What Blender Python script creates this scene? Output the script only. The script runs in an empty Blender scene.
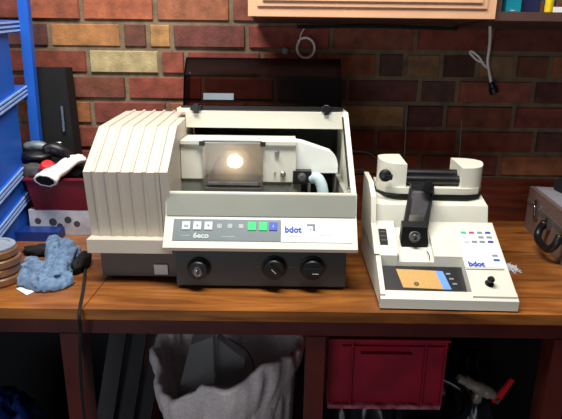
import bpy, bmesh, math, random
from mathutils import Vector, Matrix, noise
random.seed(7)
C = bpy.context.scene.collection
sc = bpy.context.scene

# ------------------------------------------------------------------ camera
F_PX, PITCH, ROLL = 520.0, math.radians(16), 0.0125
CAM = Vector((0, -1.58, 1.376))
fw = Vector((0, math.cos(PITCH), -math.sin(PITCH)))
u0 = Vector((0, math.sin(PITCH), math.cos(PITCH))); r0 = Vector((1, 0, 0))
RT = r0*math.cos(ROLL) + u0*math.sin(ROLL)
UP = -r0*math.sin(ROLL) + u0*math.cos(ROLL)
cam = bpy.data.cameras.new('camera'); co = bpy.data.objects.new('camera', cam); C.objects.link(co)
m = Matrix((RT, UP, -fw)).transposed().to_4x4(); m.translation = CAM
co.matrix_world = m
cam.sensor_width = 36; cam.lens = 36*F_PX/562; cam.clip_start = .02
sc.camera = co
# ------------------------------------------------------------------ light
w = bpy.data.worlds.new('world'); sc.world = w; w.use_nodes = True
w.node_tree.nodes['Background'].inputs[0].default_value = (.55, .62, .8, 1)
w.node_tree.nodes['Background'].inputs[1].default_value = .035
def area(name, loc, target, sx, sy, power, col):
    l = bpy.data.lights.new(name, 'AREA'); l.shape = 'RECTANGLE'; l.size = sx; l.size_y = sy
    l.energy = power; l.color = col
    o = bpy.data.objects.new(name, l); C.objects.link(o); o.location = loc
    o.rotation_euler = (Vector(target)-Vector(loc)).to_track_quat('-Z', 'Y').to_euler()
    return o
area('ceiling_tube_light', (-.18, -.84, 2.5), (-.05, -.5, 1.0), 1.3, .2, 35, (.99, .975, .92))
area('front_fill_light', (-.9, -2.9, .95), (-.1, -.3, .8), 1.2, .8, 10, (.85, .92, 1))  # soft fill added low in front to brighten the things under the bench
vs = sc.view_settings
vs.view_transform = 'Standard'; vs.look = 'None'; vs.gamma = 1; vs.use_curve_mapping = False; vs.exposure = 0.45

# ------------------------------------------------------------------ pixel -> ray helpers (measure the photo in metres)
def ray(px, py):
    return (fw + RT*((px-281)/F_PX) - UP*((py-209.5)/F_PX))
def W(px, py, Y):
    r = ray(px, py); return CAM + r*((Y-CAM.y)/r.y)
def B(px, py, Z):
    r = ray(px, py); return CAM + r*((Z-CAM.z)/r.z)
def hit(px, py, p, n):
    r = ray(px, py); return CAM + r*((p-CAM).dot(n)/r.dot(n))

# ------------------------------------------------------------------ materials
def s2l(c):
    return tuple(((v/255)/12.92 if v/255 <= .04045 else ((v/255+.055)/1.055)**2.4) for v in c)
def mat(name, rgb, rough=.5, metal=0, var=.08, bump=.0, scale=40, rgb2=None, emit=None, estr=0, coat=0, mottle=None):
    m = bpy.data.materials.new(name); m.use_nodes = True; nt = m.node_tree; N = nt.nodes; L = nt.links
    b = N['Principled BSDF']; a = s2l(rgb)
    b.inputs['Roughness'].default_value = rough; b.inputs['Metallic'].default_value = metal
    if coat: b.inputs['Coat Weight'].default_value = coat; b.inputs['Coat Roughness'].default_value = .15
    tc = N.new('ShaderNodeTexCoord'); nz = N.new('ShaderNodeTexNoise')
    nz.inputs['Scale'].default_value = scale; nz.inputs['Detail'].default_value = 5
    L.new(tc.outputs['Object'], nz.inputs['Vector'])
    rp = N.new('ShaderNodeValToRGB')
    rp.color_ramp.elements[0].position = .35; rp.color_ramp.elements[1].position = .65
    c2 = s2l(rgb2) if rgb2 else tuple(v*(1-var) for v in a)
    c1 = a if rgb2 else tuple(min(1, v*(1+var)) for v in a)
    rp.color_ramp.elements[0].color = (*c2, 1); rp.color_ramp.elements[1].color = (*c1, 1)
    L.new(nz.outputs['Fac'], rp.inputs['Fac']); L.new(rp.outputs['Color'], b.inputs['Base Color'])
    if bump:
        bp = N.new('ShaderNodeBump'); bp.inputs['Strength'].default_value = bump; bp.inputs['Distance'].default_value = .003
        L.new(nz.outputs['Fac'], bp.inputs['Height']); L.new(bp.outputs['Normal'], b.inputs['Normal'])
    if emit:
        b.inputs['Emission Color'].default_value = (*s2l(emit), 1); b.inputs['Emission Strength'].default_value = estr
    return m
M = {}
M['cream'] = mat('cream_plastic', (222, 219, 204), .42, var=.02, scale=8)
M['white_arm'] = mat('white_enamel', (240, 241, 234), .35, var=.01)
M['cream_warm'] = mat('warm_cream_plastic', (200, 190, 176), .5, var=.03, scale=8)
M['grey_face'] = mat('shaded_grey_plastic', (164, 165, 153), .5, var=.03, scale=8)  # this grey carries the shade of the steeper fascia face
M['panel_grey'] = mat('panel_grey', (112, 122, 124), .4, var=.02)
M['label_white'] = mat('label_white', (232, 236, 236), .4, var=.01)
M['dark_base'] = mat('dark_grey_enamel', (52, 56, 56), .45, var=.06, scale=20)
M['left_base'] = mat('grey_enamel', (84, 82, 80), .5, var=.05, scale=20)
M['black'] = mat('black_plastic', (17, 17, 19), .4, var=.1)
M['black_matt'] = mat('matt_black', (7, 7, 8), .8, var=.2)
M['rubber'] = mat('rubber', (10, 10, 11), .85)
M['steel'] = mat('steel', (165, 165, 165), .3, 1, .1)
M['green'] = mat('green_key', (30, 205, 110), .4)
M['green_lit'] = mat('green_key_lit', (30, 205, 110), .4, emit=(20, 220, 110), estr=.2)
M['blue_key'] = mat('blue_key', (45, 75, 190), .4)
M['red_key'] = mat('red_key', (215, 60, 85), .4)
M['grey_key'] = mat('grey_key', (135, 142, 145), .4)
M['pale_key'] = mat('pale_key', (205, 210, 210), .4)
M['print_blue'] = mat('blue_print', (35, 65, 185), .5)
M['print_grey'] = mat('grey_print', (110, 120, 130), .5)
M['print_pale'] = mat('pale_print', (200, 205, 205), .5)
M['red_crate'] = mat('red_plastic', (168, 28, 52), .38, var=.15, scale=14, rgb2=(142, 22, 44), bump=.1)
M['red_scuff'] = mat('scuffed_red_plastic', (190, 120, 135), .6, scale=60, rgb2=(140, 22, 48))
M['dark_red'] = mat('maroon_plastic', (104, 14, 32), .4, var=.1)
M['frame_red'] = mat('oxblood_paint', (86, 30, 24), .4, var=.2, scale=12, bump=.15)
M['blue_rack'] = mat('blue_plastic', (36, 96, 196), .4, var=.08, scale=6)
M['blue_rib'] = mat('pale_blue_edge', (165, 195, 240), .4)
M['blue_dark'] = mat('deep_blue_plastic', (20, 50, 120), .4)
M['towel'] = mat('blue_towel', (116, 140, 168), .95, var=.2, scale=90, bump=.5, rgb2=(84, 108, 142))
M['white_cloth'] = mat('off_white_plastic', (238, 232, 222), .6, var=.08, scale=20)
M['paper'] = mat('paper', (225, 220, 215), .8)
M['tape'] = mat('brown_tape', (132, 92, 62), .35, var=.2, scale=30)
M['tape_light'] = mat('tape_core', (150, 130, 112), .5)
M['tape_film'] = mat('clear_film', (150, 158, 170), .25, var=.1)
M['sack'] = mat('woven_sack', (244, 232, 230), .55, var=.15, scale=150, bump=.3, rgb2=(224, 208, 206))
M['pine'] = mat('pine', (222, 170, 134), .45, var=.05, scale=10)
M['shelf_dark'] = mat('dark_brown_board', (82, 56, 48), .6, var=.1)
M['teal'] = mat('teal_plastic', (20, 130, 150), .4)
M['navy'] = mat('navy_card', (25, 32, 70), .5)
M['yellow'] = mat('yellow_plastic', (225, 190, 20), .4)
M['white_p'] = mat('white_plastic', (235, 232, 230), .4)
M['red_bright'] = mat('bright_red', (215, 20, 35), .5, var=.1)
M['grey_stuff'] = mat('grey_rubbery', (70, 66, 70), .7, var=.2)
M['bag_black'] = mat('black_bag_film', (16, 18, 22), .3, var=.2, bump=.3, scale=12)
M['case_body'] = mat('bronze_hammered_metal', (128, 106, 98), .5, .35, .12, scale=120, bump=.2)
M['case_top'] = mat('grey_case_top', (170, 166, 176), .45, .3, .08)
M['brass'] = mat('brass_valve', (160, 146, 134), .45, .4, .2)
M['board_grey'] = mat('charcoal_board', (52, 50, 52), .7, var=.1)
M['cable_white'] = mat('white_cable', (240, 234, 226), .4)
M['lint'] = mat('white_lint', (225, 228, 232), .95)
M['screen_tan'] = mat('screen_tan', (178, 140, 85), .3, emit=(178, 140, 85), estr=.45, scale=200)
M['screen_blue'] = mat('screen_blue', (95, 135, 235), .3, emit=(90, 130, 240), estr=.6)
M['inner_grey'] = mat('inner_tub_grey', (120, 122, 116), .6, var=.15, scale=25)
M['inner_dark'] = mat('inner_dark', (30, 32, 32), .7)
M['bulb'] = mat('lit_bulb', (255, 240, 215), .3, emit=(255, 226, 188), estr=9)
M['box_white'] = mat('printed_white_carton', (205, 205, 212), .6, scale=30, rgb2=(180, 180, 190))
M['concrete'] = mat('concrete', (70, 64, 60), .85, var=.2, scale=6)
M['hose_white'] = mat('milky_hose', (190, 210, 215), .25)

def sheet(name, tint, gloss=.06, milk=0, milkcol=(200, 200, 200)):
    m = bpy.data.materials.new(name); m.use_nodes = True; nt = m.node_tree; N = nt.nodes; L = nt.links
    for n in list(N): N.remove(n)
    out = N.new('ShaderNodeOutputMaterial'); t = N.new('ShaderNodeBsdfTransparent'); g = N.new('ShaderNodeBsdfGlossy')
    g.inputs['Roughness'].default_value = .12; t.inputs[0].default_value = (*tint, 1)
    fr = N.new('ShaderNodeFresnel'); fr.inputs[0].default_value = 1.45
    mx = N.new('ShaderNodeMixShader'); L.new(fr.outputs[0], mx.inputs[0]); L.new(t.outputs[0], mx.inputs[1]); L.new(g.outputs[0], mx.inputs[2])
    last = mx
    if milk:
        d = N.new('ShaderNodeBsdfDiffuse'); d.inputs[0].default_value = (*s2l(milkcol), 1)
        tl = N.new('ShaderNodeBsdfTranslucent'); tl.inputs[0].default_value = (*s2l(milkcol), 1)
        m1 = N.new('ShaderNodeMixShader'); m1.inputs[0].default_value = .5; L.new(d.outputs[0], m1.inputs[1]); L.new(tl.outputs[0], m1.inputs[2])
        m2 = N.new('ShaderNodeMixShader'); m2.inputs[0].default_value = milk; L.new(mx.outputs[0], m2.inputs[1]); L.new(m1.outputs[0], m2.inputs[2]); last = m2
    L.new(last.outputs[0], out.inputs[0]); return m
M['smoked'] = sheet('smoked_acrylic', (.42, .30, .27))
M['clear'] = sheet('clear_plastic', (.9, .9, .88), milk=.2)
M['frost'] = sheet('frosted_dome', (.75, .72, .68), milk=.5, milkcol=(120, 114, 112))
M['poly'] = sheet('polythene', (.8, .8, .8), milk=.4, milkcol=(200, 200, 200))

def brick_mat():
    m = bpy.data.materials.new('old_red_brick'); m.use_nodes = True; nt = m.node_tree; N = nt.nodes; L = nt.links
    b = N['Principled BSDF']; b.inputs['Roughness'].default_value = .85
    ca = N.new('ShaderNodeVertexColor'); ca.layer_name = 'brick'
    tc = N.new('ShaderNodeTexCoord'); nz = N.new('ShaderNodeTexNoise'); nz.inputs['Scale'].default_value = 26; nz.inputs['Detail'].default_value = 7
    L.new(tc.outputs['Object'], nz.inputs['Vector'])
    mr = N.new('ShaderNodeMapRange'); mr.inputs[1].default_value = .3; mr.inputs[2].default_value = .7; mr.inputs[3].default_value = .62; mr.inputs[4].default_value = 1.3
    L.new(nz.outputs['Fac'], mr.inputs[0])
    mx = N.new('ShaderNodeVectorMath'); mx.operation = 'SCALE'
    L.new(ca.outputs['Color'], mx.inputs[0]); L.new(mr.outputs[0], mx.inputs['Scale']); L.new(mx.outputs[0], b.inputs['Base Color'])
    n2 = N.new('ShaderNodeTexNoise'); n2.inputs['Scale'].default_value = 160; n2.inputs['Detail'].default_value = 4; L.new(tc.outputs['Object'], n2.inputs['Vector'])
    bp = N.new('ShaderNodeBump'); bp.inputs['Strength'].default_value = .5; bp.inputs['Distance'].default_value = .003
    L.new(n2.outputs['Fac'], bp.inputs['Height']); L.new(bp.outputs['Normal'], b.inputs['Normal'])
    return m
M['brick'] = brick_mat()

def wood_mat(name, ca, cb, cc, rough, stretch, sc_=3.0, plank=None):
    m = bpy.data.materials.new(name); m.use_nodes = True; nt = m.node_tree; N = nt.nodes; L = nt.links
    b = N['Principled BSDF']; b.inputs['Roughness'].default_value = rough
    b.inputs['Coat Weight'].default_value = .25; b.inputs['Coat Roughness'].default_value = .25
    tc = N.new('ShaderNodeTexCoord'); mp = N.new('ShaderNodeMapping'); mp.inputs['Scale'].default_value = stretch
    L.new(tc.outputs['Object'], mp.inputs['Vector'])
    nz = N.new('ShaderNodeTexNoise'); nz.inputs['Scale'].default_value = sc_; nz.inputs['Detail'].default_value = 8; nz.inputs['Distortion'].default_value = 1.2
    L.new(mp.outputs[0], nz.inputs['Vector'])
    rp = N.new('ShaderNodeValToRGB'); e = rp.color_ramp.elements
    e[0].position = .32; e[0].color = (*s2l(ca), 1); e[1].position = .68; e[1].color = (*s2l(cc), 1)
    k = e.new(.5); k.color = (*s2l(cb), 1)
    L.new(nz.outputs['Fac'], rp.inputs['Fac'])
    # worn patches
    n3 = N.new('ShaderNodeTexNoise'); n3.inputs['Scale'].default_value = 5; n3.inputs['Detail'].default_value = 6; L.new(tc.outputs['Object'], n3.inputs['Vector'])
    r3 = N.new('ShaderNodeMapRange'); r3.inputs[1].default_value = .35; r3.inputs[2].default_value = .7; r3.inputs[3].default_value = .72; r3.inputs[4].default_value = 1.15
    L.new(n3.outputs['Fac'], r3.inputs[0])
    vm = N.new('ShaderNodeVectorMath'); vm.operation = 'SCALE'; L.new(rp.outputs['Color'], vm.inputs[0]); L.new(r3.outputs[0], vm.inputs['Scale'])
    L.new(vm.outputs[0], b.inputs['Base Color'])
    bp = N.new('ShaderNodeBump'); bp.inputs['Strength'].default_value = .12; bp.inputs['Distance'].default_value = .002
    L.new(nz.outputs['Fac'], bp.inputs['Height']); L.new(bp.outputs['Normal'], b.inputs['Normal'])
    return m
M['bench_wood'] = wood_mat('varnished_bench_wood', (108, 58, 24), (148, 88, 38), (172, 108, 50), .32, (1.2, 10, 10))
M['splash_wood'] = wood_mat('red_stained_board', (70, 24, 14), (98, 38, 22), (116, 50, 28), .45, (1.5, 12, 12))

# ------------------------------------------------------------------ mesh helpers
def obj(name, bm, mt, parent=None, smooth=False, bevel=0, seg=2):
    if bevel:
        es = [e for e in bm.edges if len(e.link_faces) == 2 and e.calc_face_angle(0) > .5]
        if es: bmesh.ops.bevel(bm, geom=es, offset=bevel, segments=seg, affect='EDGES', clamp_overlap=True, profile=.5)
    bmesh.ops.recalc_face_normals(bm, faces=bm.faces)
    me = bpy.data.meshes.new(name); bm.to_mesh(me); bm.free()
    mts = mt if isinstance(mt, list) else [mt]
    for k in mts: me.materials.append(M[k] if isinstance(k, str) else k)
    if smooth:
        for p in me.polygons: p.use_smooth = True
        if bevel or smooth == 'auto':
            me.update()
            try: me.set_sharp_from_angle(angle=math.radians(35))
            except Exception: pass
    o = bpy.data.objects.new(name, me); C.objects.link(o)
    if parent is not None:
        o.parent = parent
        o.matrix_parent_inverse = parent.matrix_basis.inverted() if parent.type == 'EMPTY' or True else Matrix()
        # keep world placement for nested parents too
        pm = parent.matrix_basis.copy(); q = parent.parent
        if q is not None: o.matrix_parent_inverse = Matrix()
    return o
def thing(name, label, cat, loc=(0, 0, 0), group=None):
    o = bpy.data.objects.new(name, None); C.objects.link(o); o.location = loc; o.empty_display_size = .05
    o['label'] = label; o['category'] = cat
    if group: o['group'] = group
    return o
def tag(o, label, cat, group=None):
    o['label'] = label; o['category'] = cat
    if group: o['group'] = group
    return o
def struct(name, bm, mt, **k):
    o = obj(name, bm, mt, **k); o['kind'] = 'structure'; return o
def nb(): return bmesh.new()
def box(bm, x0, x1, y0, y1, z0, z1, mi=0):
    vs_ = [bm.verts.new((x, y, z)) for x in (x0, x1) for y in (y0, y1) for z in (z0, z1)]
    fs = []
    for f in ((0, 1, 3, 2), (4, 6, 7, 5), (0, 4, 5, 1), (2, 3, 7, 6), (0, 2, 6, 4), (1, 5, 7, 3)):
        q = bm.faces.new([vs_[i] for i in f]); q.material_index = mi; fs.append(q)
    return bm
def prism(bm, prof, x0, x1, mi=0):          # prof: list of (y, z), extruded along x
    a = [bm.verts.new((x0, y, z)) for y, z in prof]; b = [bm.verts.new((x1, y, z)) for y, z in prof]
    n = len(prof)
    bm.faces.new(a).material_index = mi; bm.faces.new(b[::-1]).material_index = mi
    for i in range(n):
        bm.faces.new((a[i], b[i], b[(i+1) % n], a[(i+1) % n])).material_index = mi
    return bm
def slab(bm, pts, vec, mi=0):               # polygon pts extruded by a vector
    vec = Vector(vec)
    a = [bm.verts.new(p) for p in pts]; b = [bm.verts.new(Vector(p)+vec) for p in pts]; n = len(pts)
    bm.faces.new(a).material_index = mi; bm.faces.new(b[::-1]).material_index = mi
    for i in range(n): bm.faces.new((a[i], b[i], b[(i+1) % n], a[(i+1) % n])).material_index = mi
    return bm
def cyl(bm, c, axis, prof, n=28, mi=0):     # prof: list of (radius, height along axis)
    axis = Vector(axis).normalized(); t = axis.orthogonal().normalized(); s = axis.cross(t); c = Vector(c); rings = []
    for r, h in prof:
        if r < 1e-6: rings.append([bm.verts.new(c+axis*h)])
        else: rings.append([bm.verts.new(c+axis*h+t*(r*math.cos(2*math.pi*i/n))+s*(r*math.sin(2*math.pi*i/n))) for i in range(n)])
    for a, b in zip(rings, rings[1:]):
        for i in range(n):
            j = (i+1) % n
            if len(a) == 1 and len(b) == 1: continue
            if len(a) == 1: f = bm.faces.new((a[0], b[i], b[j]))
            elif len(b) == 1: f = bm.faces.new((a[i], b[0], a[j]))
            else: f = bm.faces.new((a[i], b[i], b[j], a[j]))
            f.material_index = mi
    if len(rings[0]) > 1: bm.faces.new(rings[0][::-1]).material_index = mi
    if len(rings[-1]) > 1: bm.faces.new(rings[-1]).material_index = mi
    return bm
def smooth_path(pts, k=8):
    P = [Vector(p) for p in pts]
    if len(P) < 3: return P
    out = []
    Q = [P[0]*2-P[1]]+P+[P[-1]*2-P[-2]]
    for i in range(1, len(Q)-2):
        for j in range(k):
            t = j/k; a, b, c, d = Q[i-1], Q[i], Q[i+1], Q[i+2]
            out.append(.5*((2*b)+(c-a)*t+(2*a-5*b+4*c-d)*t*t+(3*b-3*c+d-a)*t**3))
    out.append(P[-1]); return out
def tube(bm, pts, r, n=8, k=8, mi=0, flat=1.0):
    P = smooth_path(pts, k) if k else [Vector(p) for p in pts]
    rings = []; t = (P[1]-P[0]).normalized(); u = t.orthogonal().normalized()
    for i, p in enumerate(P):
        t = (P[min(i+1, len(P)-1)]-P[max(i-1, 0)]).normalized()
        u = (u-t*u.dot(t)).normalized(); v = t.cross(u)
        rr = r(i/(len(P)-1)) if callable(r) else r
        rings.append([bm.verts.new(p+u*(rr*math.cos(2*math.pi*j/n))+v*(rr*flat*math.sin(2*math.pi*j/n))) for j in range(n)])
    for a, b in zip(rings, rings[1:]):
        for i in range(n): bm.faces.new((a[i], b[i], b[(i+1) % n], a[(i+1) % n])).material_index = mi
    bm.faces.new(rings[0][::-1]).material_index = mi; bm.faces.new(rings[-1]).material_index = mi
    return bm
def blob(bm, c, r, amp=.2, fr=8, seed=0, sub=3, mi=0, ridged=False):
    c = Vector(c); res = bmesh.ops.create_icosphere(bm, subdivisions=sub, radius=1)
    for v in res['verts']:
        d = v.co.copy(); n_ = noise.noise(d*fr*.3+Vector((seed*3.1, seed, 0)))
        if ridged: n_ = 1-2*abs(noise.noise(d*fr*.3+Vector((seed, 5, seed*2))))
        v.co = c+Vector((d.x*r[0], d.y*r[1], d.z*r[2]))*(1+amp*n_)
    return bm
def text_bm(s, size, ctr, right, up, depth=.0006, bold=0):
    cu = bpy.data.curves.new('txt', 'FONT'); cu.body = s; cu.size = size; cu.extrude = depth; cu.offset = bold
    cu.align_x = 'CENTER'; cu.align_y = 'CENTER'; cu.resolution_u = 3
    o = bpy.data.objects.new('txt', cu); C.objects.link(o)
    dg = bpy.context.evaluated_depsgraph_get(); dg.update()
    me = bpy.data.meshes.new_from_object(o.evaluated_get(dg)); bm = nb(); bm.from_mesh(me)
    bpy.data.objects.remove(o); bpy.data.curves.remove(cu); bpy.data.meshes.remove(me)
    right = Vector(right).normalized(); up = Vector(up).normalized(); n = right.cross(up)
    mx = Matrix((right, up, n)).transposed().to_4x4(); mx.translation = Vector(ctr)+n*depth
    bmesh.ops.transform(bm, matrix=mx, verts=bm.verts); return bm
def plane_box(bm, c, right, up, w_, h_, t, mi=0):  # thin plate lying on a plane
    right = Vector(right).normalized(); up = Vector(up).normalized(); n = right.cross(up); c = Vector(c)
    pts = [c-right*w_/2-up*h_/2, c+right*w_/2-up*h_/2, c+right*w_/2+up*h_/2, c-right*w_/2+up*h_/2]
    return slab(bm, pts, n*t, mi)

# ================================================================== SETTING
# brick wall: every brick a raised block in one mesh, mortar behind
bm = nb(); cl = bm.loops.layers.float_color.new('brick')
def paint(faces, c):
    c = tuple(v*.60 for v in s2l(c)); g_ = sum(c)/3; c = tuple((v*.88+g_*.12)*k for v, k in zip(c, (1.02, 1.08, .86)))
    for f in faces:
        for l in f.loops: l[cl] = (*c, 1)
XL, XR = -1.5, 1.6
n0 = len(bm.faces); box(bm, XL, XR, .004, .11, 0, 2.5); bm.faces.ensure_lookup_table(); paint(bm.faces[n0:], (150, 122, 104))
reds = [(182, 88, 62), (168, 76, 58), (160, 68, 54), (190, 108, 68), (172, 82, 64), (146, 66, 56), (186, 98, 70), (162, 74, 60)]
tans = [(196, 146, 96), (200, 158, 108)]
darks = [(110, 66, 60), (122, 70, 62)]
pitchz = .0735
z_line = 1.403
def wx(px, row_y): return W(px, row_y, 0).x
# known vertical joints (from the photo's courses), keyed by course index below/above z_line
known = {0: [49, 122, 148, 172, 247], 1: [22, 81, 155, 231], -1: [28, 88, 160, 186, 262], -2: [66, 127, 203], -3: [93, 168], -4: [55, 131]}
knownR = {0: [416, 492], -1: [378, 405, 442, 478, 516, 551], -2: [420, 458, 534], -3: [406, 445, 514], -4: [458, 535], -5: [420, 500]}
special = {(0, 49): (206, 134, 78), (0, 22): (164, 72, 58), (0, 122): (134, 72, 58), (0, 148): (208, 152, 86), (0, 172): (140, 66, 56), (-1, 88): (214, 180, 148), (-1, 160): (170, 76, 60), (1, 81): (196, 98, 60), (1, 22): (196, 104, 66),
           (-1, 442): (96, 56, 54), (-1, 378): (110, 62, 56), (-1, 405): (170, 112, 88), (-1, 478): (178, 128, 88), (-1, 516): (150, 78, 64)}
for k in range(-19, 16):
    z0 = z_line+k*pitchz+.0055; z1 = z0+pitchz-.011
    if z0 < 0 or z1 > 2.5: continue
    rowpx = {1: 8, 0: 36, -1: 62, -2: 88, -3: 113, -4: 138, -5: 160}.get(k, 36)
    js = []
    kl = known.get(k, []); kr = knownR.get(k, [])
    for p in kl+kr: js.append((wx(p, rowpx), (k, p)))
    off = (k % 2)*.1125+random.uniform(-.03, .03)
    if not js: js = [(XL+off, None)]
    js.sort()
    x = js[0][0]
    while x > XL: x -= .225; js.append((x, None))
    js.sort(); x = js[-1][0]
    while x < XR: x += .225; js.append((x, None))
    # fill gaps
    full = []
    for (a, ka), (b, kb) in zip(js, js[1:]):
        full.append((a, ka)); g = b-a; n = max(1, round(g/.225))
        if g/n > .27: n += 1
        for i in range(1, n): full.append((a+g*i/n, None))
    full.append(js[-1])
    for (a, ka), (b, kb) in zip(full, full[1:]):
        xa = a+.0055; xb = b-.0055
        if xb-xa < .02 or xa > XR: continue
        c = special.get(ka) or (random.choice(tans) if random.random() < .05 else random.choice(darks) if (b-a < .14 or random.random() < .06) else random.choice(reds))
        c = tuple(max(0, min(255, v+random.randint(-8, 8))) for v in c)
        n0 = len(bm.faces); d = random.uniform(-.003, .002)
        # front block with slightly irregular outline
        q = [bm.verts.new((xx+random.uniform(-.0015, .0015), yy, zz+random.uniform(-.0015, .0015))) for xx, zz in ((xa, z0), (xb, z0), (xb, z1), (xa, z1)) for yy in (.006,)]
        ins = .003
        r_ = [bm.verts.new((xx, -.002+d, zz)) for xx, zz in ((xa+ins, z0+ins), (xb-ins, z0+ins), (xb-ins, z1-ins), (xa+ins, z1-ins))]
        fs = [bm.faces.new(r_)]
        for i in range(4): fs.append(bm.faces.new((q[i], q[(i+1) % 4], r_[(i+1) % 4], r_[i])))
        paint(fs, c)
wall = struct('wall_back', bm, 'brick')
struct('floor', box(nb(), -1.5, 1.6, -3.0, .11, -.05, 0), 'concrete')

# red-stained upstand board along the back of the bench
bm = nb(); box(bm, -1.02, .475, -.024, -.006, .9, 1.036); o = struct('trim_1', bm, 'splash_wood', bevel=.003)
bm = nb(); box(bm, .4775, 1.3, -.020, -.006, .9, 1.034); struct('trim_2', bm, 'splash_wood', bevel=.003)

# ================================================================== WORKBENCH
YF = -.65
wb = thing('workbench', 'long varnished wooden workbench with oxblood painted frame below the brick wall', 'workbench', (0, -.33, 0))
bm = nb(); box(bm, -1.0, -.3905, YF, -.003, .8775, .9); obj('worktop', bm, 'bench_wood', wb, smooth=True, bevel=.009, seg=4)
bm = nb(); box(bm, -.3885, 1.25, YF, -.003, .8775, .9); obj('worktop', bm, 'bench_wood', wb, smooth=True, bevel=.009, seg=4)
bm = nb(); box(bm, -1.0, 1.25, -.632, -.61, .8375, .8775); obj('front_rail', bm, 'frame_red', wb, bevel=.002)
bm = nb(); box(bm, -1.0, 1.25, -.03, -.012, .80, .872); obj('back_rail', bm, 'frame_red', wb, bevel=.002)
for x0, x1 in ((-.447, -.405), (.055, .094), (.56, .602)):
    bm = nb(); box(bm, x0, x1, -.635, -.59, 0, .8370); obj('leg', bm, 'frame_red', wb, bevel=.003)
    bm = nb(); box(bm, x0, x1, -.07, -.03, 0, .872); obj('leg', bm, 'frame_red', wb, bevel=.003)
bm = nb(); box(bm, -1.0, 1.25, -.012, -.0045, .0, .871); obj('shade_backing', bm, 'black_matt', wb)  # added black sheet standing in for the darkness below the worktop
for x0 in (-.435, .067, .572):
    bm = nb(); box(bm, x0, x0+.02, -.59, -.07, .80, .84); obj('side_rail', bm, 'frame_red', wb, bevel=.002)

# ================================================================== LENS EDGING MACHINE
ED = thing('lens_edging_machine', 'large cream lens edging machine with ribbed cover, open smoked lid and lit chamber', 'machine', (-.13, -.35, .9))
XA, XM, XB = -.412, -.236, .160     # left side, cover/hood boundary, right side
# dark lower housing
bm = nb(); prism(bm, [(-.548, .908), (-.548, .992), (-.20, .992), (-.20, .908)], -.222, .140)
obj('lower_housing', bm, 'dark_base', ED, bevel=.004)
bm = nb(); prism(bm, [(-.502, .908), (-.506, .975), (-.20, .975), (-.20, .908)], -.397, -.223)
lb = obj('side_housing', bm, 'left_base', ED, bevel=.004); lb['label'] = 'mid grey lower housing with a small sticker'
p = W(161, 269.5, -.5065); bm = nb(); plane_box(bm, p, (1, 0, 0), (0, -.05, 1), .03, .024, .001)
obj('sticker', bm, 'print_pale', ED)
for fx in (-.37, -.19, .11):
    for fy in (-.47, -.24):
        bm = nb(); cyl(bm, (fx, fy, .9), (0, 0, 1), [(.013, 0), (.016, .003), (.016, .01)]); obj('foot', bm, 'rubber', ED)
# ribbed cover
prof = [(-.507, 1.003), (-.524, 1.149), (-.405, 1.228), (-.190, 1.243), (-.185, .99)]
def off_prof(d):
    out = []
    for i, (y, z) in enumerate(prof):
        ns = []
        if i > 0: a = Vector((y-prof[i-1][0], z-prof[i-1][1])); ns.append(Vector((-a.y, a.x)).normalized())
        if i < len(prof)-1: a = Vector((prof[i+1][0]-y, prof[i+1][1]-z)); ns.append(Vector((-a.y, a.x)).normalized())
        n = sum(ns, Vector((0, 0))).normalized(); k = 1/max(.5, n.dot(ns[0]))
        out.append((y+n.x*d*k, z+n.y*d*k))
    return out
xs = []; pit = .0265
x = XA
for i in range(6):
    xs += [(x, 0), (x+pit*.60, .0004), (x+pit*.74, .0036), (x+pit*.93, .0036), (x+pit*.975, .0)]
    x += pit
xs += [(x+.0005, .003), (XM, .003)]
bm = nb(); cols = []
for xx, d in xs: cols.append([bm.verts.new((xx, y, z)) for y, z in off_prof(d)])
for a, b in zip(cols, cols[1:]):
    for i in range(len(prof)-1): bm.faces.new((a[i], a[i+1], b[i+1], b[i]))
for cc in (cols[0], cols[-1]): bm.faces.new(cc)
obj('ribbed_cover', bm, 'cream_warm', ED)
# cream lip below the ribbed cover
bm = nb(); prism(bm, [(-.534, .974), (-.534, 1.004), (-.17, 1.004), (-.17, .974)], XA-.002, XM+.004)
obj('cover_lip', bm, 'cream_warm', ED, bevel=.003)
# front fascia: sloping label face + steeper face, its shade put into a grey plate
fprof = [(-.566, .9935), (-.570, 1.0015), (-.526, 1.058), (-.516, 1.106), (-.505, 1.106), (-.505, .9935)]
bm = nb(); prism(bm, fprof, XM-.008, XB)
f = obj('front_fascia', bm, 'cream', ED, bevel=.0022)
bm = nb(); slab(bm, [(XM-.0055, -.5271, 1.0585), (XB-.003, -.5271, 1.0585), (XB-.003, -.5178, 1.1035), (XM-.0055, -.5178, 1.1035)], (0, -.0012, 0))
o = obj('upper_face', bm, 'grey_face', ED); o['label'] = 'plain strip above the control panel, its shade toned into the grey'
# control panel on the sloping face
pn_up = Vector((0, .044, .0565)).normalized(); pn_r = Vector((1, 0, 0)); pn_n = pn_r.cross(pn_up); P0 = Vector((0, -.548, 1.0297))+pn_n*.0002
def on_panel(px, py): return hit(px, py, P0, pn_n)
def panel_plate(name, px0, px1, py0, py1, mt, parent, t=.0010, lift=0):
    c = on_panel((px0+px1)/2, (py0+py1)/2)+pn_n*lift
    w_ = on_panel(px1, (py0+py1)/2).x-on_panel(px0, (py0+py1)/2).x
    h_ = abs((on_panel((px0+px1)/2, py0)-on_panel((px0+px1)/2, py1)).dot(pn_up))
    bm = nb(); plane_box(bm, c, pn_r, pn_up, w_, h_, t)
    return obj(name, bm, mt, parent)
gp = panel_plate('control_panel', 173, 281, 219.5, 241, 'panel_grey', ED)
wp = panel_plate('name_plate', 281.2, 352, 219.5, 242.5, 'label_white', ED)
cols_ = ['pale_key', 'pale_key', 'pale_key', 'grey_key', 'grey_key', 'grey_key', 'green_lit', 'green_lit', 'blue_key']
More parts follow.
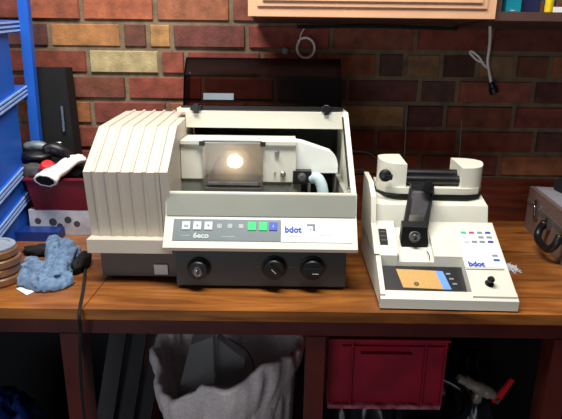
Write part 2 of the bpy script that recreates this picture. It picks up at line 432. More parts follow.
cx = [186.3, 197.5, 208.6, 219.5, 230, 241, 252, 263, 273.2]
for i, (c, k) in enumerate(zip(cx, cols_)):
    yy = 226.2+(c-230)*.0125
    if k == 'grey_key':
        cc = on_panel(c, yy); bm = nb()
        for a in range(2): plane_box(bm, cc+pn_up*(.0075*(a-.5))+pn_n*.001, pn_r, pn_up, .0085, .0011, .0006)
        for a in range(2): plane_box(bm, cc+pn_r*(.0078*(a-.5))+pn_n*.001, pn_r, pn_up, .0011, .0075, .0006)
        obj('key', bm, 'print_pale', gp)
        bm = nb(); cyl(bm, cc+pn_n*.001, pn_n, [(.0026, 0), (.0026, .0006), (.0015, .0006), (.0015, 0)], 12); obj('icon', bm, 'print_pale', gp)
    else:
        b_ = panel_plate('key', c-4, c+4, yy-4, yy+4, k, gp, .0018, .001)
        bm = nb(); cc = on_panel(c, yy)+pn_n*.0028
        if i == 0: plane_box(bm, cc, pn_r, pn_up, .009, .0015, .0004); plane_box(bm, cc-pn_up*.003, pn_r, pn_up, .009, .0015, .0004)
        elif i in (1, 2):
            s = 1 if i == 1 else -1
            slab(bm, [cc-pn_r*.003-pn_up*.002*s, cc+pn_r*.003-pn_up*.002*s, cc+pn_up*.003*s], pn_n*.0004)
        else: plane_box(bm, cc, pn_r, pn_up, .0012, .006, .0004)
        obj('icon', bm, 'print_grey' if i < 3 else ('green' if i < 8 else 'print_pale'), gp)
obj('lettering', text_bm('6eco', .0165, on_panel(201, 236)+pn_n*.001, pn_r, pn_up, bold=.0005), 'print_pale', gp)
bm = nb(); c = on_panel(228, 237)+pn_n*.001; plane_box(bm, c, pn_r, pn_up, .030, .0007, .0004); obj('printed_line', bm, 'print_pale', gp); bm = nb()
c = on_panel(185, 235.5)+pn_n*.001; plane_box(bm, c, pn_r, pn_up, .018, .0007, .0004); obj('printed_line', bm, 'print_pale', gp)
obj('lettering', text_bm('bdot', .0185, on_panel(293, 230)+pn_n*.001, pn_r, pn_up, bold=.0006), 'print_blue', wp)
bm = nb(); plane_box(bm, on_panel(293, 236.6)+pn_n*.001, pn_r, pn_up, .03, .0006, .0004); obj('printed_line', bm, 'print_grey', wp); bm = nb()
plane_box(bm, on_panel(331, 236)+pn_n*.001, pn_r, pn_up, .05, .0009, .0004); obj('printed_line', bm, 'print_grey', wp)
c = on_panel(311, 228)+pn_n*.001; bm = nb()
plane_box(bm, c+pn_up*.006, pn_r, pn_up, .018, .005, .0005); plane_box(bm, c+pn_r*.0065-pn_up*.002, pn_r, pn_up, .005, .011, .0005); plane_box(bm, c-pn_r*.001-pn_up*.004, pn_r, pn_up, .003, .003, .0005)
obj('emblem', bm, 'print_grey', wp)
# knobs on the dark housing
def knob(px, py, r, kind):
    c = W(px, py, -.5485)
    bm = nb(); cyl(bm, c, (0, -1, 0), [(r, 0), (r, .004), (r*.86, .006), (r*.82, .018), (r*.74, .020), (0, .020)], 32)
    k = obj('knob' if kind != 'lock' else 'key_lock', bm, 'black', ED, smooth='auto')
    if kind == 'lock':
        bm = nb(); cyl(bm, c+Vector((0, -.020, 0)), (0, -1, 0), [(.0105, 0), (.0105, .004), (.0085, .005), (.0085, .003), (0, .003)], 24)
        obj('lock_barrel', bm, 'steel', k)
        bm = nb(); box(bm, c.x-.0012, c.x+.0012, c.y-.036, c.y-.022, c.z-.007, c.z+.006); obj('key_slot_bar', bm, 'steel', k)
    else:
        a = math.radians(-45 if kind == 'diag' else 0)
        d = Vector((math.cos(a), 0, math.sin(a))); n = Vector((0, -1, 0)); cc = c+Vector((0, -.0202, 0))
        if kind != 'diag': cc += Vector((.006, 0, -.004))
        bm = nb(); plane_box(bm, c+Vector((0, -.020, 0)), d, d.cross(n)*-1, r*1.5, r*.45, .006); obj('grip', bm, 'black', k, bevel=.001)
        bm = nb(); plane_box(bm, cc+Vector((0, -.0062, 0)), d, n.cross(d), .013, .0014, .0006); obj('pointer_mark', bm, 'print_pale', k)
        for s in (-1, 1):
            q = c+Vector((s*(r+.008), 0, 0)); bm = nb(); plane_box(bm, q, (1, 0, 0), (0, 0, 1), .006, .0008, .0006); obj('printed_line', bm, 'print_grey', ED)
knob(199, 267.5, .0245, 'lock'); knob(274, 267, .0265, 'diag'); knob(312, 267.5, .0265, 'flat')
# cream body behind the fascia and the tub
bm = nb(); box(bm, XM+.001, XB, -.503, -.17, .9935, 1.02); obj('tub_floor', bm, 'inner_grey', ED)
bm = nb(); prism(bm, [(-.504, .976), (-.504, 1.106), (-.300, 1.256), (-.17, 1.256), (-.17, .976)], XB-.011, XB)
obj('side_cheek', bm, 'cream', ED, bevel=.002)
bm = nb(); box(bm, XM+.001, XB-.011, -.182, -.17, 1.02, 1.21); obj('tub_back', bm, 'inner_dark', ED)
bm = nb(); box(bm, XM+.001, XB-.011, -.302, -.17, 1.216, 1.256); obj('rear_beam', bm, 'cream', ED, bevel=.002)
bm = nb(); box(bm, XB-.020, XB-.0115, -.49, -.185, 1.02, 1.095); obj('inner_wall', bm, 'grey_face', ED)
bm = nb(); tube(bm, [(XB-.014, -.485, 1.115), (XB-.014, -.31, 1.245)], .002, 6, 0); obj('seal', bm, 'black', ED)
p = Vector((XB-.014, -.492, 1.112)); bm = nb(); cyl(bm, p, (-.3, -1, .3), [(.004, 0), (.004, .003), (0, .004)], 12); obj('screw', bm, 'steel', ED)
# carriage
YC = -.385
def cz(py, Y=YC, px=240): return W(px, py, Y).z
x0c = W(178, 150, YC).x; x1c = W(296, 150, YC).x
wL = W(203, 160, YC).x; wR = W(263, 160, YC).x
zt = cz(144.5); zb = cz(179)
bm = nb(); box(bm, XM+.0015, wL, YC, YC+.10, zb, zt); obj('carriage_block', bm, 'cream', ED, bevel=.003)
bm = nb(); box(bm, wR, x1c, YC, YC+.10, zb-.006, zt); rb = obj('carriage_block', bm, 'cream', ED, bevel=.003)
bm = nb(); box(bm, XM+.0015, x1c, YC-.006, YC+.10, zt, zt+.008); obj('carriage_lid', bm, 'cream', ED, bevel=.003)
bm = nb(); box(bm, XM+.0015, x1c-.01, YC+.004, YC+.09, zb-.05, zb-.001); obj('carriage_base', bm, 'inner_grey', ED, bevel=.003)
bm = nb(); box(bm, wL+.001, wR-.001, YC+.045, YC+.05, zb, zt); obj('chamber_back', bm, 'cream', ED)
# clear chamber window with thin frame
bm = nb(); box(bm, wL, wR, YC-.010, YC-.008, zb-.014, zt+.004); win = obj('chamber_window', bm, 'clear', ED)
for hx in (wL, wR):
    bm = nb(); box(bm, hx-.006, hx+.006, YC-.014, YC-.007, zt-.002, zt+.008); obj('window_clip', bm, 'black', ED, bevel=.001)
bm = nb(); tube(bm, [(wL+.002, YC-.011, zt+.009), (wR-.002, YC-.011, zt+.009)], .0025, 8, 0); obj('window_hinge_rod', bm, 'grey_key', ED)
# trapezoid dome over the lamp
a = [W(x, y, YC-.004) for x, y in ((207, 180), (262, 181), (253, 161), (245, 151), (225, 151), (216, 161))]
bm = nb(); n_ = len(a); ctr = sum(a, Vector())/n_
r1 = [bm.verts.new(p) for p in a]; r2 = [bm.verts.new(ctr+(p-ctr)*.86+Vector((0, .05, 0))) for p in a]
fr_ = [bm.verts.new(ctr+(p-ctr)*.82+Vector((0, -.002, 0))) for p in a]
for i in range(n_):
    j = (i+1) % n_; bm.faces.new((r1[i], r1[j], r2[j], r2[i])); bm.faces.new((fr_[i], fr_[j], r1[j], r1[i]))
bm.faces.new(fr_)
obj('lamp_dome', bm, 'frost', ED)
bm = nb(); c = W(235, 161, YC+.022); blob(bm, c, (.017, .008, .014), .5, 12, 3, sub=4); obj('lamp_bulb', bm, 'bulb', ED, smooth=True)
pl = bpy.data.lights.new('chamber_lamp', 'POINT'); pl.energy = .06; pl.color = (1, .85, .7); pl.shadow_soft_size = .012
o = bpy.data.objects.new('chamber_lamp', pl); C.objects.link(o); o.location = c+Vector((0, -.014, -.002)); o.parent = ED; o.matrix_parent_inverse = ED.matrix_basis.inverted()
bm = nb(); tube(bm, [W(208, 183, YC-.012), W(258, 184, YC-.012)], .004, 8, 0); obj('splash_rail', bm, 'steel', ED)
bm = nb(); box(bm, wL+.006, wR-.004, YC-.02, YC+.0, zb-.034, zb-.018); obj('grinding_wheel_guard', bm, 'left_base', ED, bevel=.003)
# screws / thumb knobs on the right block
for (px, py, r) in ((277, 153, .0055), (283, 174, .0065), (275, 172.5, .002)):
    bm = nb(); cyl(bm, W(px, py, YC-.0005), (0, -1, 0), [(r, 0), (r, .004), (r*.6, .007), (0, .007)], 16); obj('screw', bm, 'steel', ED, smooth='auto')
# tapered swing arm
pts = [(294, 141.5), (303, 143), (331, 152.5), (336.5, 158), (338, 165), (337.5, 173), (294, 173)]
bm = nb(); slab(bm, [W(x, y, YC+.02) for x, y in pts], (0, .055, 0)); obj('swing_arm', bm, 'white_arm', ED, bevel=.005, smooth=True)
# black spindle bracket, steel spindle, milky hose
a = W(293, 171, YC-.004); b_ = W(311, 190, YC-.004)
bm = nb(); box(bm, a.x, b_.x, YC-.006, YC+.03, b_.z+.014, a.z); br = obj('spindle_bracket', bm, 'black', ED, bevel=.003)
bm = nb(); cyl(bm, W(302, 177, YC-.007), (0, -1, 0), [(.010, 0), (.010, .006), (.006, .008), (.006, .012), (0, .012)], 20); obj('spindle', bm, 'left_base', br, smooth='auto')
bm = nb(); p = W(309, 186, YC-.005); cyl(bm, p, (0, 0, -1), [(.004, -.008), (.004, .02)], 12); obj('bolt', bm, 'steel', ED)
bm = nb(); slab(bm, [W(x, y, YC) for x, y in ((288, 195), (301, 195), (301, 180), (294, 177))], (0, .02, 0)); obj('bracket_web', bm, 'inner_grey', ED)
bm = nb(); tube(bm, [W(311, 178, YC+.005), W(317, 178, YC-.002), W(321, 184, YC-.008), W(323, 193, YC-.012), W(325, 205, YC-.01)], .0135, 12, 8); obj('hose', bm, 'hose_white', ED, smooth=True)
# rear bracket at top of ribbed cover
bm = nb(); box(bm, XM-.02, XM+.012, -.30, -.26, 1.252, 1.262); obj('hinge_bracket', bm, 'cream', ED, bevel=.002)
# smoked lid, open and leaning back
lx0, lx1 = W(183.5, 112, -.285).x, W(341, 113, -.285).x
lp = [(-.288, 1.268), (-.262, 1.340), (-.222, 1.381)]
bm = nb()
t = .003
poly = lp+[(y+t, z-t*.4) for y, z in reversed(lp)]
prism(bm, poly, lx0, lx1)
lid = obj('smoked_lid', bm, 'smoked', ED); lid['label'] = 'see-through dark brown lid hinged open'
for xx in (lx0, lx1-.003):
    bm = nb(); slab(bm, [(xx, y, z) for y, z in [(-.285, 1.267), (-.2605, 1.339), (-.2195, 1.380), (-.178, 1.352), (-.205, 1.265)]], (.003, 0, 0)); obj('side_pane', bm, 'smoked', lid)
bm = nb(); box(bm, lx0-.004, lx1+.004, -.292, -.280, 1.259, 1.2675); obj('lid_rail', bm, 'black', lid, bevel=.001)
for px in (196.5, 326.5):
    c = W(px, 114, -.302)
    bm = nb(); box(bm, c.x-.011, c.x+.011, -.305, -.285, 1.2565, 1.268); box(bm, c.x-.006, c.x+.006, -.307, -.284, 1.250, 1.272); obj('hinge', bm, 'black', lid, bevel=.002)
a = W(203.5, 93, -.276); b_ = W(233.5, 100, -.276)
bm = nb(); d = Vector((0, .026, .084)).normalized(); plane_box(bm, W(218.5, 96.5, -.2815), (1, 0, 0), d, .074, .016, .0008); o = obj('sticker', bm, 'print_grey', lid); o['label'] = 'pale grey blank sticker'
bm = nb(); cyl(bm, W(190, 73, -.262), (0, -1, .2), [(.002, 0), (.002, .003), (0, .003)], 10); obj('rivet', bm, 'steel', lid)

# ================================================================== LENS BLOCKING MACHINE
BK = thing('lens_blocking_machine', 'smaller cream sloping machine with colour screen, keypad and black clamp arm', 'machine', (.338, -.48, .9))
L0, L1 = .204, .474
yf, zf = -.637, .9075
def deckz(y): return .932+(y+.635)*(.099/.175)
# deck behind the screen: left strip, sunken channel, right block
c0, c1 = W(396, 240, -.50).x, W(430, 240, -.50).x
ys, yb = -.548, -.46
def deck_prof(y0, y1, dz=0): return [(y0, zf), (y0, deckz(y0)-dz), (y1, deckz(y1)-dz), (y1, zf)]
bm = nb(); prism(bm, deck_prof(ys, yb), L0, c0); obj('left_deck', bm, 'cream', BK, bevel=.0025)
bm = nb(); prism(bm, deck_prof(ys, yb, .014), c0, c1); obj('channel_floor', bm, 'cream', BK)
s1 = W(464, 280, -.60).x
bm = nb(); prism(bm, deck_prof(yf+.002, yb), s1+.012, L1)
obj('keypad_deck', bm, 'cream', BK, bevel=.0025)
bm = nb(); prism(bm, deck_prof(ys, yb), c1, s1+.0118); obj('right_deck', bm, 'cream', BK, bevel=.0025)
# front tray with screen recess
bm = nb(); prism(bm, [(yf-.003, .9035), (yf-.003, .924), (yf+.012, .936), (yf+.012, .9035)], L0, L1+.002); obj('front_lip', bm, 'cream', BK, bevel=.003, smooth=True)
bm = nb(); prism(bm, deck_prof(yf+.002, ys), L0, L0+.010); obj('left_edge', bm, 'cream', BK, bevel=.002)
sy0, sy1 = yf+.0125, ys-.001
bm = nb(); slab(bm, [(L0+.0105, sy0, .912), (s1+.0115, sy0, .912), (s1+.0115, sy1, .958), (L0+.0105, sy1, .958)], (0, .003, -.006))
scr = obj('screen_bezel', bm, 'black', BK)
su = Vector((0, sy1-sy0, .046)).normalized(); sr = Vector((1, 0, 0)); sn = sr.cross(su); SP = Vector((0, sy0, .912))+sn*.0003
def on_s(px, py, l=0): return hit(px, py, SP+sn*l, sn)
bm = nb(); q = [on_s(*p) for p in ((405, 288), (445, 289.5), (436, 271), (397, 269.5))]; slab(bm, q, sn*.0008); o = obj('display', bm, 'screen_tan', scr); o['label'] = 'lit tan and blue colour display'
bm = nb(); q = [on_s(*p) for p in ((445, 289.5), (453, 289.5), (443.5, 271.5), (436, 271))]; slab(bm, q, sn*.0008); obj('display_edge', bm, 'screen_blue', scr)
bm = nb(); cyl(bm, on_s(418, 284.5)+sn*.0008, sn, [(.005, 0), (.005, .0004), (.0035, .0004), (.0035, 0)], 20); obj('display_mark', bm, 'black', scr)
for p in ((449, 274), (452.5, 279), (456, 284)):
    bm = nb(); plane_box(bm, on_s(*p), sr, su, .009, .004, .001); obj('side_key', bm, 'grey_key', scr)
# upper housing
bm = nb(); prism(bm, [(yb-.002, .9075), (yb-.002, 1.026), (yb+.010, 1.066), (-.40, 1.080), (-.315, 1.080), (-.315, .9075)], L0, L1-.010)
obj('upper_housing', bm, 'cream', BK, bevel=.004, smooth=True)
bm = nb(); prism(bm, [(-.55, .985), (-.476, 1.03), (-.455, 1.085), (-.40, 1.108), (-.312, 1.112), (-.312, .98)], L0-.003, L0+.008); obj('side_fin', bm, 'cream', BK, bevel=.003)
for fx in (L0+.03, L1-.03):
    for fy in (-.60, -.35):
        bm = nb(); cyl(bm, (fx, fy, .9), (0, 0, 1), [(.01, 0), (.012, .002), (.012, .008)]); obj('foot', bm, 'rubber', BK)
# cradle on top: tray, gasket, horns
def chamfer_plan(x0, x1, y0, y1, r):
    return [(x0, y1), (x0, y0+r*.9), (x0+r*.35, y0+r*.25), (x0+r, y0), (x1-r, y0), (x1-r*.35, y0+r*.25), (x1, y0+r*.9), (x1, y1)]
def rounded_plan(x0, x1, y0, y1, r, n=6):
    out = []
    for cx_, cy_, a0 in ((x1-r, y0+r, -90), (x1-r, y1-r, 0), (x0+r, y1-r, 90), (x0+r, y0+r, 180)):
        for i in range(n+1):
            a = math.radians(a0+90*i/n); out.append((cx_+r*math.cos(a), cy_+r*math.sin(a)))
    return out
hl0, hl1 = W(376, 180, -.38).x, W(401, 180, -.38).x
hr0, hr1 = W(454, 180, -.38).x, W(478.5, 180, -.38).x
tp = chamfer_plan(hl0-.002, hr1+.002, -.434, -.32, .045)
bm = nb(); slab(bm, [(x, y, 1.0825) for x, y in tp], (0, 0, .0035)); obj('gasket', bm, 'black', BK)
tp = chamfer_plan(hl0, hr1, -.431, -.322, .045)
bm = nb(); slab(bm, [(x, y, 1.087) for x, y in tp], (0, 0, .014)); obj('cradle', bm, 'cream', BK, bevel=.002, smooth=True)
def horn(x0, x1, side, top):
    # plan: straight inner edge, round outer edge
    pts = []; yc, ry = -.376, .050
    for i in range(15):
        a = math.radians(-90+180*i/14)
        pts.append(((x0 if side > 0 else x1)+side*(x1-x0)*max(0, math.cos(a))**.6, yc+ry*math.sin(a)))
    bm = nb(); slab(bm, [(x, y, 1.100) for x, y in pts], (0, 0, top-1.100))
    for v in bm.verts:
        if v.co.z > top-.001: v.co.z -= .16*abs(v.co.y-yc)*(1 if v.co.y < yc else .2)
    return obj('cradle_horn', bm, 'cream', BK, bevel=.004, smooth=True)
h1 = horn(hl0, hl1, -1, 1.162); h2 = horn(hr0, hr1, 1, 1.155)
for h, x in ((h1, hl1-.012), (h2, hr0+.012)):
    for dz in (1.115, 1.128):
        bm = nb(); cyl(bm, (x, -.4225, dz), (0, -1, 0), [(.0022, 0), (.0022, .002), (0, .002)], 10); obj('screw', bm, 'steel', h)
for yy, zz, r in ((-.402, 1.114, .0115), (-.380, 1.124, .0115)):
    bm = nb(); cyl(bm, (hl1-.004, yy, zz), (1, 0, 0), [(r, 0), (r, hr0-hl1+.008)], 20); obj('cross_bar', bm, 'black', BK, smooth='auto')
c = W(384.5, 175.5, -.432); bm = nb(); cyl(bm, c, (0, -1, .1), [(.006, -.006), (.006, .0), (.013, .002), (.0145, .006), (.013, .014), (.008, .017), (0, .017)], 18); k_ = obj('thumb_knob', bm, 'black', BK, smooth='auto')
bm = nb(); tube(bm, [c+Vector((0, -.012, 0)), c+Vector((.014, -.011, -.002))], .007, 10, 0); obj('knob_stem', bm, 'black', k_)
for px, pt in ((402.5, 108), (457, 120)):
    p = W(px, 172, -.345); q = W(px+2.5, pt, -.30)
    bm = nb(); tube(bm, [p+Vector((0, 0, -.03)), q], .0016, 6, 0); obj('wire_rod', bm, 'black', BK)
# clamp arm
ta = [W(412.5, 188, -.452), W(433, 190, -.452)]; 
bm = nb(); slab(bm, [W(411, 184, -.452), W(434, 185, -.452), W(434, 195, -.462), W(411, 195, -.462)], (0, .02, 0)); ca_ = obj('clamp_head', bm, 'black', BK, bevel=.002)
bm = nb(); slab(bm, [W(412, 193, -.466), W(430, 194, -.466), W(428, 216, -.487), W(408, 215, -.487)], (0, .006, .004)); obj('clamp_plate', bm, 'grey_stuff', BK, bevel=.001)
for s, (a, b_) in ((0, ((411.5, 192), (405.5, 232))), (1, ((432, 193), (425.5, 232)))):
    bm = nb(); p0 = W(a[0], a[1], -.464); p1 = W(b_[0], b_[1], -.508)
    slab(bm, [p0+Vector((-.0035, 0, 0)), p0+Vector((.0035, 0, 0)), p1+Vector((.0045, 0, 0)), p1+Vector((-.0045, 0, 0))], (0, .010, .006)); obj('clamp_rail', bm, 'black', BK)
bm = nb(); cyl(bm, W(427, 187, -.467), (0, -1, .2), [(.006, -.006), (.006, 0), (.0125, .001), (.014, .006), (.0115, .013), (0, .014)], 14); obj('thumb_knob', bm, 'black', BK, smooth='auto')
q = [W(x, y, -.512) for x, y in ((403, 227), (427.5, 228), (429, 243), (426, 254), (404, 253), (401, 243))]
bm = nb(); slab(bm, q, (0, .016, .009)); cb = obj('clamp_block', bm, 'black', BK, bevel=.002)
c = W(415, 237, -.513); d = Vector((0, -1, .5)).normalized()
bm = nb(); cyl(bm, c, d, [(.0125, 0), (.0125, .004), (.0095, .006), (.008, .003), (0, .003)], 24); rg = obj('lens_ring', bm, 'left_base', cb, smooth='auto')
bm = nb(); cyl(bm, c+d*.003, d, [(.004, 0), (.004, .005), (0, .006)], 14); obj('lens_pin', bm, 'steel', cb, smooth='auto')
# rocker switch on the left deck
dn = Vector((0, -.099, .175)).normalized(); du = Vector((0, .175, .099)).normalized(); DP = Vector((0, -.635, .932))+dn*.0002
def on_d(px, py, l=0): return hit(px, py, DP+dn*l, dn)
c = (on_d(379, 228)+on_d(387, 247))/2
bm = nb(); plane_box(bm, on_d(383.5, 237.5), (1, 0, 0), du, .017, .044, .003); sw = obj('rocker_switch', bm, 'black', BK, bevel=.001)
for s in (-1, 0, 1):
    bm = nb(); plane_box(bm, on_d(383.5, 237.5)+du*.012*s+dn*.003, (1, 0, 0), du, .011, .003, .0012); obj('switch_rib', bm, 'left_base', sw)
# keypad label and keys
q = [on_d(*p) for p in ((458, 229.5), (491, 231), (507, 267.5), (466, 267))]; bm = nb(); slab(bm, q, dn*.0008); kp = obj('keypad', bm, 'label_white', BK)
def key(px, py, w_, h_, mt):
    bm = nb(); plane_box(bm, on_d(px, py)+dn*.0008, (1, 0, 0), du, w_, h_, .001); obj('key', bm, mt, kp)
for r, (py, xs_, ms) in enumerate(((232.7, (463, 471, 479, 487), ('green', 'red_key', 'grey_key', 'blue_key')), (237.3, (464.5, 472.5, 480.5, 488.7), ('pale_key', 'pale_key', 'grey_key', 'grey_key')), (241.8, (466.5, 474.3, 482, 490.3), ('pale_key', 'grey_key', 'grey_key', 'blue_key')))):
    for x, k_ in zip(xs_, ms): key(x, py, .0115, .0058, k_)
key(495, 255.5, .0115, .005, 'grey_key'); key(496.8, 260, .0125, .005, 'blue_key')
obj('lettering', text_bm('bdot', .0175, on_d(477, 264.3)+dn*.0009, (1, 0, 0), du, bold=.0006), 'print_blue', kp)
bm = nb(); q = [on_d(x, y) for x, y in ((467, 268.6), (504, 269), (505, 269.6), (467.4, 269.2))]; slab(bm, q, dn*.001); obj('printed_line', bm, 'print_grey', kp)
c = on_d(490.5, 283); bm = nb(); cyl(bm, c, dn, [(.009, 0), (.009, .001), (.0035, .0015), (.0035, .008), (.0068, .010), (.0075, .014), (.005, .018), (0, .018)], 18); obj('joystick', bm, 'black', BK, smooth='auto')
# wire guides in the channel
for px in (397.5, 428.5):
    bm = nb(); tube(bm, [on_d(px, 248)+dn*-.010, on_d(px+1.5, 256)+dn*.002, on_d(px+2, 261)+dn*.002], .0011, 6, 6); obj('wire_clip', bm, 'left_base', BK)

BK.rotation_euler = (0, 0, math.radians(-1.5))
# lint beside the blocker
bm = nb()
random.seed(3)
for i in range(60):
    a = random.uniform(0, 6.28); r = abs(random.gauss(0, .012)); p = B(511, 268, .9)+Vector((math.cos(a)*r*.8, math.sin(a)*r*1.3, 0)); p.z = .9005
    tube(bm, [p, p+Vector((random.gauss(0, .006), random.gauss(0, .006), random.uniform(.001, .005))), p+Vector((random.gauss(0, .009), random.gauss(0, .009), 0))], .0006, 4, 4)
o = obj('lint', bm, 'lint'); tag(o, 'tuft of white lint on the bench right of the smaller machine', 'lint'); o['kind'] = 'stuff'

# ================================================================== METAL CASE (right)
A0 = B(524, 226, .9); A1 = B(562, 267, .9); d = (A1-A0); d.z = 0; d.normalize(); nrm = Vector((-d.y, d.x, 0))   # nrm points right/back
if nrm.x < 0: nrm = -nrm
MC = thing('tool_case', 'bronze-grey metal case with chrome latches and black handle at right end', 'case', A0+d*.2+nrm*.15)
def case_pt(u, v, z): return A0+d*u+nrm*v+Vector((0, 0, z))
LEN, WID, H1, H2 = .42, .30, .082, .125
def case_box(u0, u1, v0, v1, z0, z1):
    return slab(nb(), [case_pt(u0, v0, z0), case_pt(u1, v0, z0), case_pt(u1, v1, z0), case_pt(u0, v1, z0)], (0, 0, z1-z0))
obj('case_body', case_box(0, LEN, 0, WID, .001, H1), 'case_body', MC, bevel=.005)
obj('case_lid', case_box(0, LEN, 0, WID, H1+.0015, H2), 'case_body', MC, bevel=.005)
o = obj('lid_panel', case_box(.012, LEN-.012, .012, WID-.012, H2, H2+.0015), 'case_top', MC); o['label'] = 'grey brushed top panel'
obj('seam_trim', case_box(-.001, LEN+.001, -.002, WID, H1-.006, H1+.006), 'left_base', MC, bevel=.001)
for u in (.085, .37):
    l_ = obj('latch', case_box(u, u+.026, -.007, -.001, H1-.028, H1+.024), 'steel', MC, bevel=.002)
    bm = nb(); tube(bm, [case_pt(u+.003, -.009, H1-.02), case_pt(u+.003, -.012, H1+.008), case_pt(u+.023, -.012, H1+.008), case_pt(u+.023, -.009, H1-.02)], .0022, 8, 3); obj('latch_loop', bm, 'steel', l_, smooth=True)
for u in (.205, .32):
    obj('handle_mount', case_box(u, u+.018, -.012, -.001, H1-.024, H1+.006), 'steel', MC, bevel=.002)
bm = nb(); tube(bm, [case_pt(.214, -.014, H1-.004), case_pt(.210, -.024, H1-.028), case_pt(.226, -.030, H1-.046), case_pt(.27, -.032, H1-.050), case_pt(.312, -.030, H1-.046), case_pt(.332, -.024, H1-.028), case_pt(.329, -.014, H1-.004)], .0095, 10, 6)
obj('handle', bm, 'black', MC, smooth=True)
bm = nb(); 
o_p = case_pt(.07, .10, H2+.0015)
prism(bm, [(-.03, 0), (-.035, .03), (.0, .045), (.04, .03), (.04, 0)], -.045, .045)
bmesh.ops.translate(bm, verts=bm.verts, vec=o_p); o = obj('camera_pouch', bm, 'black_matt', smooth=True, bevel=.008); tag(o, 'small black pouch lying on top of the metal case', 'pouch')

# ================================================================== WALL CABINET AND SHELF
zc0 = 1.474; yc_ = -.30
CX0, CX1 = W(248, 15, yc_).x, W(495, 18, yc_).x
WC = thing('wall_cabinet', 'pale pine cabinet mounted on the brick wall over the machines', 'cabinet', ((CX0+CX1)/2, -.15, zc0))
obj('carcass', box(nb(), CX0+.004, CX1-.002, yc_+.02, -.006, zc0+.004, zc0+.5), 'shelf_dark', WC)
def raised_door(x0, x1):
    bm = nb(); box(bm, x0, x1, yc_, yc_+.0185, zc0, zc0+.45)
    dr = obj('door', bm, 'pine', WC, bevel=.003, smooth=True)
    bm = nb(); fr = .022
    box(bm, x0+fr, x1-fr, yc_-.004, yc_-.0002, zc0+fr, zc0+.45-fr); obj('door_panel', bm, 'pine', dr, bevel=.003)
    bm = nb(); box(bm, x0+fr+.012, x1-fr-.012, yc_-.008, yc_-.0042, zc0+fr+.012, zc0+.45-fr-.012); obj('door_panel', bm, 'pine', dr, bevel=.003)
    return dr
raised_door(CX0, CX1)
# black cable tray under the cabinet
bm = nb(); tube(bm, [(CX0+.12, -.06, zc0-.008), (CX0+.3, -.06, zc0-.004), (CX0+.45, -.06, zc0-.006), (CX1-.01, -.06, zc0-.008)], .005, 8, 6); 
o = obj('cable', bm, 'black_matt', smooth=True); tag(o, 'thin black cable run under the pine cabinet', 'cable')
# dark shelf on the right
zs0, zs1 = W(530, 21, -.29).z, W(530, 12, -.29).z
WS = thing('wall_shelf', 'dark brown shelf board beside the pine cabinet', 'shelf', (.75, -.15, zs0))
obj('shelf_board', box(nb(), CX1+.002, 1.1, -.29, -.006, zs0, zs1), 'shelf_dark', WS, bevel=.002)
obj('shelf_side', box(nb(), CX1+.002, CX1+.018, -.285, -.006, zs1+.0005, zs1+.4), 'shelf_dark', WS, bevel=.002)
def xs_(px): return W(px, 8, -.26).x
def bottle(name, px, r, h, mt, cap, label, cat, Y=-.25):
    x = xs_(px); t_ = thing(name, label, cat, (x, Y, zs1))
    bm = nb(); cyl(bm, (x, Y, zs1+.0005), (0, 0, 1), [(r*.9, 0), (r, .003), (r, h*.65), (r*.4, h*.75), (r*.4, h*.8)], 20); obj('bottle_body', bm, mt, t_, smooth='auto')
    bm = nb(); cyl(bm, (x, Y, zs1+h*.8), (0, 0, 1), [(r*.5, 0), (r*.5, h*.15), (0, h*.15)], 16); obj('cap', bm, cap, t_, smooth='auto')
zz = zs1+.0005
o = obj('box', box(nb(), xs_(504), xs_(519), -.27, -.16, zz, zz+.09), 'teal', bevel=.002); tag(o, 'teal box at left end of the dark shelf', 'box')
o = obj('dish', cyl(nb(), (xs_(510), -.2775, zz), (0, 0, 1), [(.004, 0), (.0065, .003), (.006, .0035), (0, .0025)], 20), 'white_p'); tag(o, 'small white dish before the teal box', 'dish')
o = obj('box', box(nb(), xs_(521), xs_(542), -.25, -.15, zz, zz+.07), 'navy', bevel=.002); tag(o, 'dark navy box between the teal box and yellow bottle', 'box')
bottle('bottle', 546.5, .010, .12, 'yellow', 'white_p', 'slim yellow bottle standing on the dark shelf', 'bottle', -.272)
bottle('bottle', 554.5, .013, .13, 'blue_key', 'white_p', 'blue bottle right of the yellow bottle', 'bottle', -.235)
o = obj('tray', box(nb(), xs_(549.5), xs_(572), -.283, -.265, zz, zz+.012), 'white_p', bevel=.002); tag(o, 'low white tray at right end of the dark shelf', 'tray')

# ---- dangling leads
bm = nb(); tube(bm, [W(490, 22, -.10), W(490, 38, -.05), W(489, 50, -.03), W(487.5, 62, -.025), W(489.5, 74, -.025), W(491, 83, -.025)], .0042, 10, 8)
hl = thing('hanging_lead', 'white cable hanging from pine cabinet with black socket at its end', 'cable', W(490, 22, -.10)); obj('cord', bm, 'cable_white', hl, smooth=True)
c = W(491, 82, -.025)
bm = nb(); cyl(bm, c, W(495, 95, -.025)-c, [(.0065, 0), (.0085, .006), (.0095, .016), (.013, .018), (.013, .034), (.010, .036), (0, .034)], 20); obj('socket', bm, 'black', hl, smooth='auto')
bm = nb(); tube(bm, [W(484, 63, -.022), W(477, 60, -.018), W(470, 53, -.016), W(472, 51.5, -.016), W(479, 57, -.02), W(484, 65, -.022), W(488, 68, -.02)], .0034, 8, 8)
obj('cord_loop', bm, 'cable_white', hl, smooth=True)
lc = thing('coiled_lead', 'grey cable coiled in a small loop under left part of the cabinet', 'cable', W(303, 30, -.05))
pts = [W(306, 26, -.06), W(301, 34, -.03)]
for i in range(20):
    a = math.radians(140+i*38); pts.append(W(305.5+(8+.1*i)*math.cos(a), 48-(9+.1*i)*math.sin(a), -.022-i*.0006))
bm = nb(); tube(bm, pts, .0019, 8, 4); obj('cord', bm, 'cable_white', lc, smooth=True)
